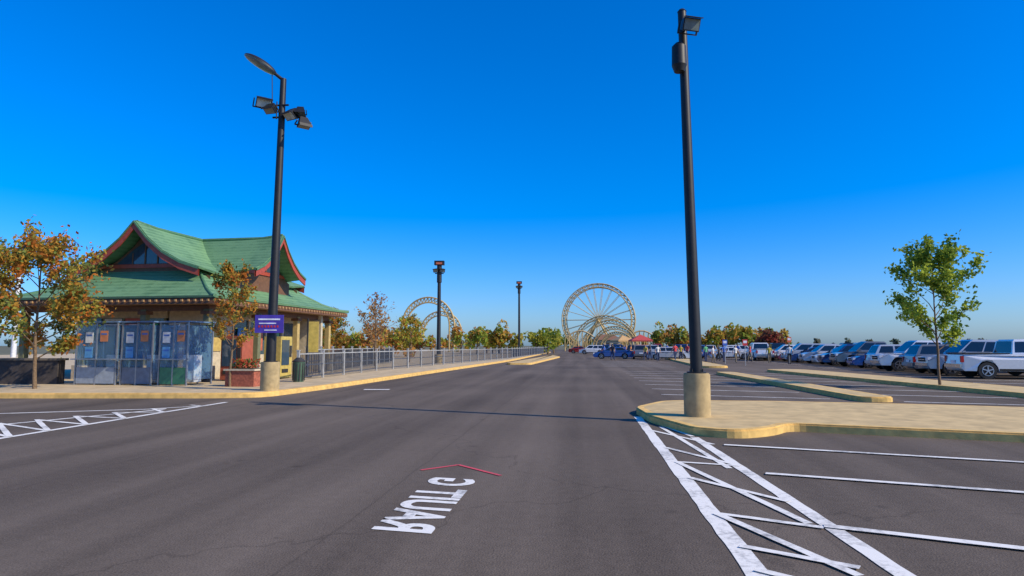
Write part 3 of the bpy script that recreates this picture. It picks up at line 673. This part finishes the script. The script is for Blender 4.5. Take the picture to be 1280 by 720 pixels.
# ---------------------------------------------------------------- vehicles
TYRE = mat("tyre", (.018, .018, .018), .8); RIM = mat("alloy_rim", (.5, .5, .52), .3, .8); CGL = mat("car_glass", (.012, .016, .02), .04, var=.05, spec=.8)
HL = mat("headlight", (.75, .78, .8), .1, var=.05); TL = mat("taillight", (.4, .01, .01), .2); CHR = mat("chrome", (.6, .6, .6), .2, .9); UND = mat("underbody", (.012, .012, .012), .9)
SPEC = {
 'pickup': dict(L=5.8, W=2.0, wb=3.7, r=.4, belt=1.18, hood=1.16, fr=.95, bot=.38, cab=[(-.75, 1.18), (-.6, 1.9), (.75, 1.92), (1.55, 1.2)], rear=1.2, pillars=[.5], top=.2),
 'suv': dict(L=4.8, W=1.9, wb=2.85, r=.36, belt=1.02, hood=1.05, fr=.8, bot=.28, cab=[(-2.3, 1.05), (-1.95, 1.66), (.55, 1.7), (1.35, 1.06)], rear=1.05, pillars=[.33, .62], top=.2),
 'sedan': dict(L=4.7, W=1.82, wb=2.8, r=.33, belt=.93, hood=.92, fr=.7, bot=.22, cab=[(-1.85, .96), (-1.1, 1.42), (.35, 1.45), (1.25, .95)], rear=.98, pillars=[.5], top=.24),
 'van': dict(L=5.1, W=1.98, wb=3.05, r=.36, belt=1.08, hood=1.08, fr=.85, bot=.28, cab=[(-2.48, 1.1), (-2.3, 1.78), (.95, 1.82), (1.85, 1.1)], rear=1.1, pillars=[.32, .64], top=.16),
}
CM = {}
def carmesh(kind, col):
    key = (kind, col)
    if key in CM: return CM[key]
    s = SPEC[kind]; L, W = s['L'], s['W']; hL = L / 2; wb2 = s['wb'] / 2; r = s['r']; ar = r + .07; bot = s['bot']
    P = mat("paint_%s" % "_".join(str(int(c * 100)) for c in col), col, .28, .2, var=.04, coat=.8)
    o = [(-hL, bot + .1), (-hL - .02, s['rear'] * .6), (-hL + .04, s['rear'] - .05), (-hL + .12, s['rear'])]
    if kind == 'pickup': o += [(s['cab'][0][0] - .03, s['rear'])]
    o += [(s['cab'][0][0] + .02, s['belt'] + (.02 if kind != 'pickup' else .0)), (s['cab'][3][0], s['hood'] + .0), (hL - .5, s['hood'] - .07), (hL - .12, s['fr'] + .03), (hL, s['fr'] - .1), (hL + .02, bot + .15), (hL - .08, bot)]
    for wx in (wb2, -wb2):
        for k in range(9):
            a = math.pi * k / 8; zz = r + ar * math.sin(a)
            o.append((wx + ar * math.cos(a), max(zz, bot) if 0 < k < 8 else bot))
    o.append((-hL + .1, bot))
    oo = [o[0]]
    for p in o[1:]:
        if (abs(p[0] - oo[-1][0]) + abs(p[1] - oo[-1][1])) > .015: oo.append(p)
    o = oo
    bm = bmesh.new(); N = len(o)
    def wid(x):
        t = max(0, (abs(x) - hL * .72) / (hL * .28)); return W / 2 - .13 * t * t
    lv = [bm.verts.new((x, -wid(x), z)) for x, z in o]; rv = [bm.verts.new((x, wid(x), z)) for x, z in o]
    bm.faces.new(lv); bm.faces.new(rv[::-1])
    for k in range(N): bm.faces.new((lv[k], rv[k], rv[(k + 1) % N], lv[(k + 1) % N]))
    bmesh.ops.recalc_face_normals(bm, faces=bm.faces)
    ed = [e for e in bm.edges if abs(e.verts[0].co.y - e.verts[1].co.y) < .2 and e.verts[0].co.y * e.verts[1].co.y > 0 and min(v.co.z for v in e.verts) > bot + .3]
    try: bmesh.ops.bevel(bm, geom=ed, offset=.06, segments=3, affect='EDGES')
    except Exception: pass
    b = MB(); bm.verts.index_update(); b.add([v.co.copy() for v in bm.verts], [[v.index for v in f.verts] for f in bm.faces], P); bm.free()
    b.box((0, 0, bot + .18), (L - .3, W - .5, .42), UND)
    c = s['cab']; yb, yt = W / 2 - .07, W / 2 - s['top'] - .04
    q = {}
    for sg in (-1, 1):
        q[sg] = [Vector((c[0][0], sg * yb, c[0][1] - .03)), Vector((c[1][0], sg * yt, c[1][1])), Vector((c[2][0], sg * yt, c[2][1])), Vector((c[3][0], sg * yb, c[3][1] - .03))]
    vs = q[-1] + q[1]
    bm = bmesh.new(); V = [bm.verts.new(v) for v in vs]
    for f in [(0, 1, 2, 3), (7, 6, 5, 4), (0, 4, 5, 1), (1, 5, 6, 2), (2, 6, 7, 3)]: bm.faces.new([V[i] for i in f])
    bmesh.ops.recalc_face_normals(bm, faces=bm.faces)
    ed = [e for e in bm.edges if all(v.co.z > c[0][1] + .2 for v in e.verts)]
    bmesh.ops.bevel(bm, geom=ed, offset=.07, segments=3, affect='EDGES')
    bm.verts.index_update(); b.add([v.co.copy() for v in bm.verts], [[v.index for v in f.verts] for f in bm.faces], P, False); bm.free()
    def panel(a, b_, c_, d, u0, u1, v0, v1, off, m):
        def X(u, v): return a.lerp(b_, u).lerp(d.lerp(c_, u), v)
        pts = [X(u0, v0), X(u1, v0), X(u1, v1), X(u0, v1)]; n = (pts[1] - pts[0]).cross(pts[3] - pts[0]).normalized()
        ctr = sum(pts, Vector()) / 4
        if n.dot(ctr - Vector((0, 0, c[0][1]))) < 0: n = -n
        b.add([p + n * off for p in pts], [(0, 1, 2, 3)], m)
    for sg in (-1, 1):
        Q = q[sg]; ps = [.03] + s['pillars'] + [.97]
        for k in range(len(ps) - 1): panel(Q[0], Q[3], Q[2], Q[1], ps[k] + .02, ps[k + 1] - .02, .16, .84, .008, CGL)
        mx = c[3][0] - .25; b.box((mx, sg * (W / 2 + .08), c[3][1] + .06), (.12, .2, .15), P)
        dx = (c[0][0] + c[3][0]) / 2
        for xx in (dx + .1, dx - .9 if kind != 'pickup' else dx - .5): b.box((xx, sg * (W / 2 + .008), s['belt'] - .14), (.18, .02, .03), CHR)
        for xx in (c[3][0] - .1, dx - .05): b.box((xx, sg * (W / 2 + .001), (bot + s['belt']) / 2 + .05), (.012, .006, s['belt'] - bot - .3), UND)
        b.box((0, sg * (W / 2 - .02), bot + .06), (s['wb'] - 2 * ar - .05, .07, .1), UND)
        for wx in (-wb2, wb2):
            yo = sg * (W / 2 - .12)
            b.tube((wx, yo - .11, r), (wx, yo + .11, r), r, r, TYRE, 24); fo = yo + sg * .112
            b.tube((wx, fo - sg * .03, r), (wx, fo + sg * .004, r), r * .66, r * .64, RIM, 20)
            b.tube((wx, fo, r), (wx, fo + sg * .008, r), r * .56, r * .56, UND, 20)
            for k in range(5):
                a = k * 2 * math.pi / 5 + .3; b.box((wx + .3 * r * math.cos(a), fo + sg * .012, r + .3 * r * math.sin(a)), (r * .6, .015, r * .13), RIM, ry=-a)
            b.tube((wx, fo, r), (wx, fo + sg * .022, r), r * .14, r * .12, RIM, 10)
        b.box((hL - .06, sg * (W / 2 - .3), s['fr'] - .03), (.16, .36, .16), HL); b.box((-hL + .03, sg * (W / 2 - .17), s['rear'] - .25), (.12, .14, .3), TL)
    panel(q[-1][3], q[1][3], q[1][2], q[-1][2], .06, .94, .1, .9, .008, CGL); panel(q[-1][0], q[1][0], q[1][1], q[-1][1], .08, .92, .15, .88, .008, CGL)
    b.box((hL + .0, 0, s['fr'] - .1), (.06, W - 1.05, .22), UND); b.box((hL + .02, 0, bot + .22), (.1, W - .35, .16), P if kind != 'pickup' else CHR); b.box((hL + .04, 0, s['fr'] - .1), (.02, W - 1.1, .04), CHR)
    b.box((-hL - .02, 0, bot + .24), (.12, W - .3, .18), P if kind != 'pickup' else CHR); b.box((-hL - .03, 0, s['rear'] * .68), (.02, .45, .14), HL)
    if kind == 'pickup':
        b.box((-1.85, 0, s['rear'] + .004), (2.0, W - .28, .01), UND)
        b.box((-1.85, -(W / 2 - .1), s['rear'] + .03), (2.0, .08, .04), UND); b.box((-1.85, (W / 2 - .1), s['rear'] + .03), (2.0, .08, .04), UND)
    me = bpy.data.meshes.new("vehicle_" + kind); me.from_pydata([tuple(v) for v in b.v], [], b.f)
    for m in b.mats: me.materials.append(m)
    me.polygons.foreach_set("material_index", b.m); me.polygons.foreach_set("use_smooth", b.smooth); me.update()
    CM[key] = me; return me
NM = {'pickup': 'pickup_truck', 'suv': 'parked_suv', 'sedan': 'parked_car', 'van': 'parked_van'}
def car(kind, col, x, y, rz): place(carmesh(kind, col), NM[kind], None, (x, y, .0), rz)
Wt, Sv, Gy, Bk, Bl, Rd, Tn, Nv = (.75, .73, .7), (.45, .46, .47), (.16, .16, .16), (.02, .02, .022), (.03, .10, .32), (.4, .02, .02), (.35, .28, .2), (.02, .05, .16)
random.seed(8)
row = [('pickup', Wt), ('pickup', Sv), ('suv', Gy), ('pickup', Wt), ('suv', Sv), ('sedan', Bl), ('pickup', Gy), ('suv', Nv), ('sedan', Wt), ('suv', Sv), ('sedan', Nv), ('van', Sv), ('sedan', Rd), ('suv', Wt), ('sedan', Gy), ('pickup', Bk)]
for i, (kd, c) in enumerate(row):
    y = 31.5 + i * 2.9; x = 25.2 + .13 * (y - 33) + random.uniform(-.3, .3)
    car(kd, c, x, y, R(180 - 12 + random.uniform(-2, 2)) if random.random() < .8 else R(-12))
    if i > 1 and i % 4 != 3: kd2, c2 = random.choice(row); car(kd2, c2, x + 6.6, y + .5, R(-12 + random.uniform(-2, 2)))
for i in range(20):
    kd, c = random.choice(row); y = 40 + i * 2.9
    if i % 6 != 4: car(kd, c, 46 + .13 * (y - 33), y, R(168) if i % 2 else R(-12))
    if i % 5 != 2: kd, c = random.choice(row); car(kd, c, 66 + .13 * (y - 33), y, R(168))
for u, D, kd, c in [(766, 78, 'sedan', Bl), (790, 96, 'suv', Bk), (815, 88, 'suv', Sv), (838, 90, 'sedan', Wt), (862, 92, 'van', Nv), (905, 86, 'sedan', Rd), (925, 90, 'suv', Wt), (948, 70, 'pickup', Wt), (850, 105, 'suv', Gy), (740, 120, 'suv', Wt), (770, 112, 'van', Nv), (885, 98, 'suv', Sv), (822, 112, 'pickup', Rd), (800, 78, 'suv', Gy), (835, 72, 'sedan', Sv), (870, 80, 'suv', Bl), (912, 76, 'sedan', Wt), (725, 135, 'sedan', Rd), (755, 140, 'suv', Sv)]:
    car(kd, c, gx(u, D), D, R(random.choice([-12, 168, 80])))

# ---------------------------------------------------------------- people
SK = mat("skin", (.45, .27, .18), .6); HR = mat("hair", (.04, .025, .015), .8); SH = mat("shoe", (.03, .03, .03), .6)
def person(loc, shirt, pants, rz, stride=.16, h=1.72, arm=.1):
    k = h / 1.72
    J = {'pel': (0, 0, .95, .15), 'wa': (0, 0, 1.1, .13), 'ch': (0, .0, 1.32, .155), 'nk': (0, 0, 1.46, .06), 'hb': (0, .01, 1.54, .075), 'hm': (0, .015, 1.63, .095), 'ht': (0, 0, 1.7, .06)}
    E = [('pel', 'wa'), ('wa', 'ch'), ('ch', 'nk'), ('nk', 'hb'), ('hb', 'hm'), ('hm', 'ht')]
    for s, n in ((-1, 'l'), (1, 'r')):
        st = stride * s
        J.update({n + 'hip': (s * .1, 0, .88, .1), n + 'kn': (s * .11, st * .6 + .03, .5, .065), n + 'an': (s * .11, st, .09, .045), n + 'to': (s * .12, st + .16, .04, .04),
                  n + 'sh': (s * .19, 0, 1.40, .065), n + 'el': (s * .25, -st * .5 - .02, 1.13, .045), n + 'wr': (s * .26, -st + arm, .9, .03), n + 'hd': (s * .255, -st + arm + .02, .8, .035)})
        E += [('pel', n + 'hip'), (n + 'hip', n + 'kn'), (n + 'kn', n + 'an'), (n + 'an', n + 'to'), ('ch', n + 'sh'), (n + 'sh', n + 'el'), (n + 'el', n + 'wr'), (n + 'wr', n + 'hd')]
    ks = list(J); me = bpy.data.meshes.new("p"); me.from_pydata([Vector(J[q][:3]) * k for q in ks], [(ks.index(a), ks.index(c)) for a, c in E], [])
    o = bpy.data.objects.new("p", me); scene.collection.objects.link(o); o.modifiers.new("skin", 'SKIN'); o.modifiers.new("ss", 'SUBSURF').levels = 1
    for i, q in enumerate(ks):
        r = J[q][3] * k; me.skin_vertices[0].data[i].radius = (r, r * (.8 if q in ('ch', 'wa', 'pel') else 1)); me.skin_vertices[0].data[i].use_root = (q == 'pel')
    bpy.context.view_layer.update()
    m2 = bpy.data.meshes.new_from_object(o.evaluated_get(bpy.context.evaluated_depsgraph_get())); bpy.data.objects.remove(o)
    m2.materials.clear()
    for m in (shirt, pants, SK, HR, SH): m2.materials.append(m)
    for p in m2.polygons:
        c = p.center / k; p.use_smooth = True
        if c.z > 1.48: i = 3 if (c.z > 1.665 or (c.y < -.01 and c.z > 1.54)) else 2
        elif abs(c.x) > .2 and c.z < 1.2: i = 2
        elif c.z > .97: i = 0
        elif c.z < .1: i = 4
        else: i = 1
        p.material_index = i
    place(m2, "pedestrian", None, loc, rz)
shirts = [mat("shirt_%d" % i, c, .8) for i, c in enumerate([(.6, .05, .05), (.05, .15, .5), (.65, .63, .58), (.03, .03, .04), (.6, .42, .05), (.1, .35, .15), (.55, .2, .05)])]
pantsm = [mat("pants_%d" % i, c, .8) for i, c in enumerate([(.03, .05, .12), (.03, .03, .03), (.2, .16, .1)])]
random.seed(4)
ppl = [(806, 70), (812, 71), (843, 66), (872, 62), (881, 63), (897, 68), (918, 60), (936, 64), (780, 85), (858, 74), (890, 58), (985, 55), (788, 84), (794, 90), (826, 76), (833, 77), (850, 70), (904, 63), (960, 60), (802, 82), (868, 72), (755, 95)]
for k in range(20):
    D = random.uniform(62, 110); ppl.append((random.uniform(745, 935), D))
for u, D in ppl:
    person((gx(u, D), D, 0), random.choice(shirts), random.choice(pantsm), random.uniform(0, 6.28), random.choice([.05, .17, .2]), random.uniform(1.6, 1.82))
person((-12.7, 25.6, .15), shirts[2], pantsm[0], 2.5, .05)
def sign(loc, col, h=2.1, rz=0):
    b = MB(); b.tube((0, 0, 0), (0, 0, h), .03, .03, FEN, 8); b.box((0, -.04, h - .25), (.4, .02, .5), mat("signc_%d" % int(col[0] * 100), col, .5)); b.box((0, -.053, h - .2), (.28, .006, .2), mat("white_sign_print", (.7, .7, .75), .5)); b.obj("parking_sign", None, loc, rz)
sign((gx(905, 56), 56, 0), (.05, .12, .45)); sign((gx(930, 52), 52, 0), (.5, .03, .03))
sign((gx(985, 60), 60, 0), (.55, .1, .03), 2.4)
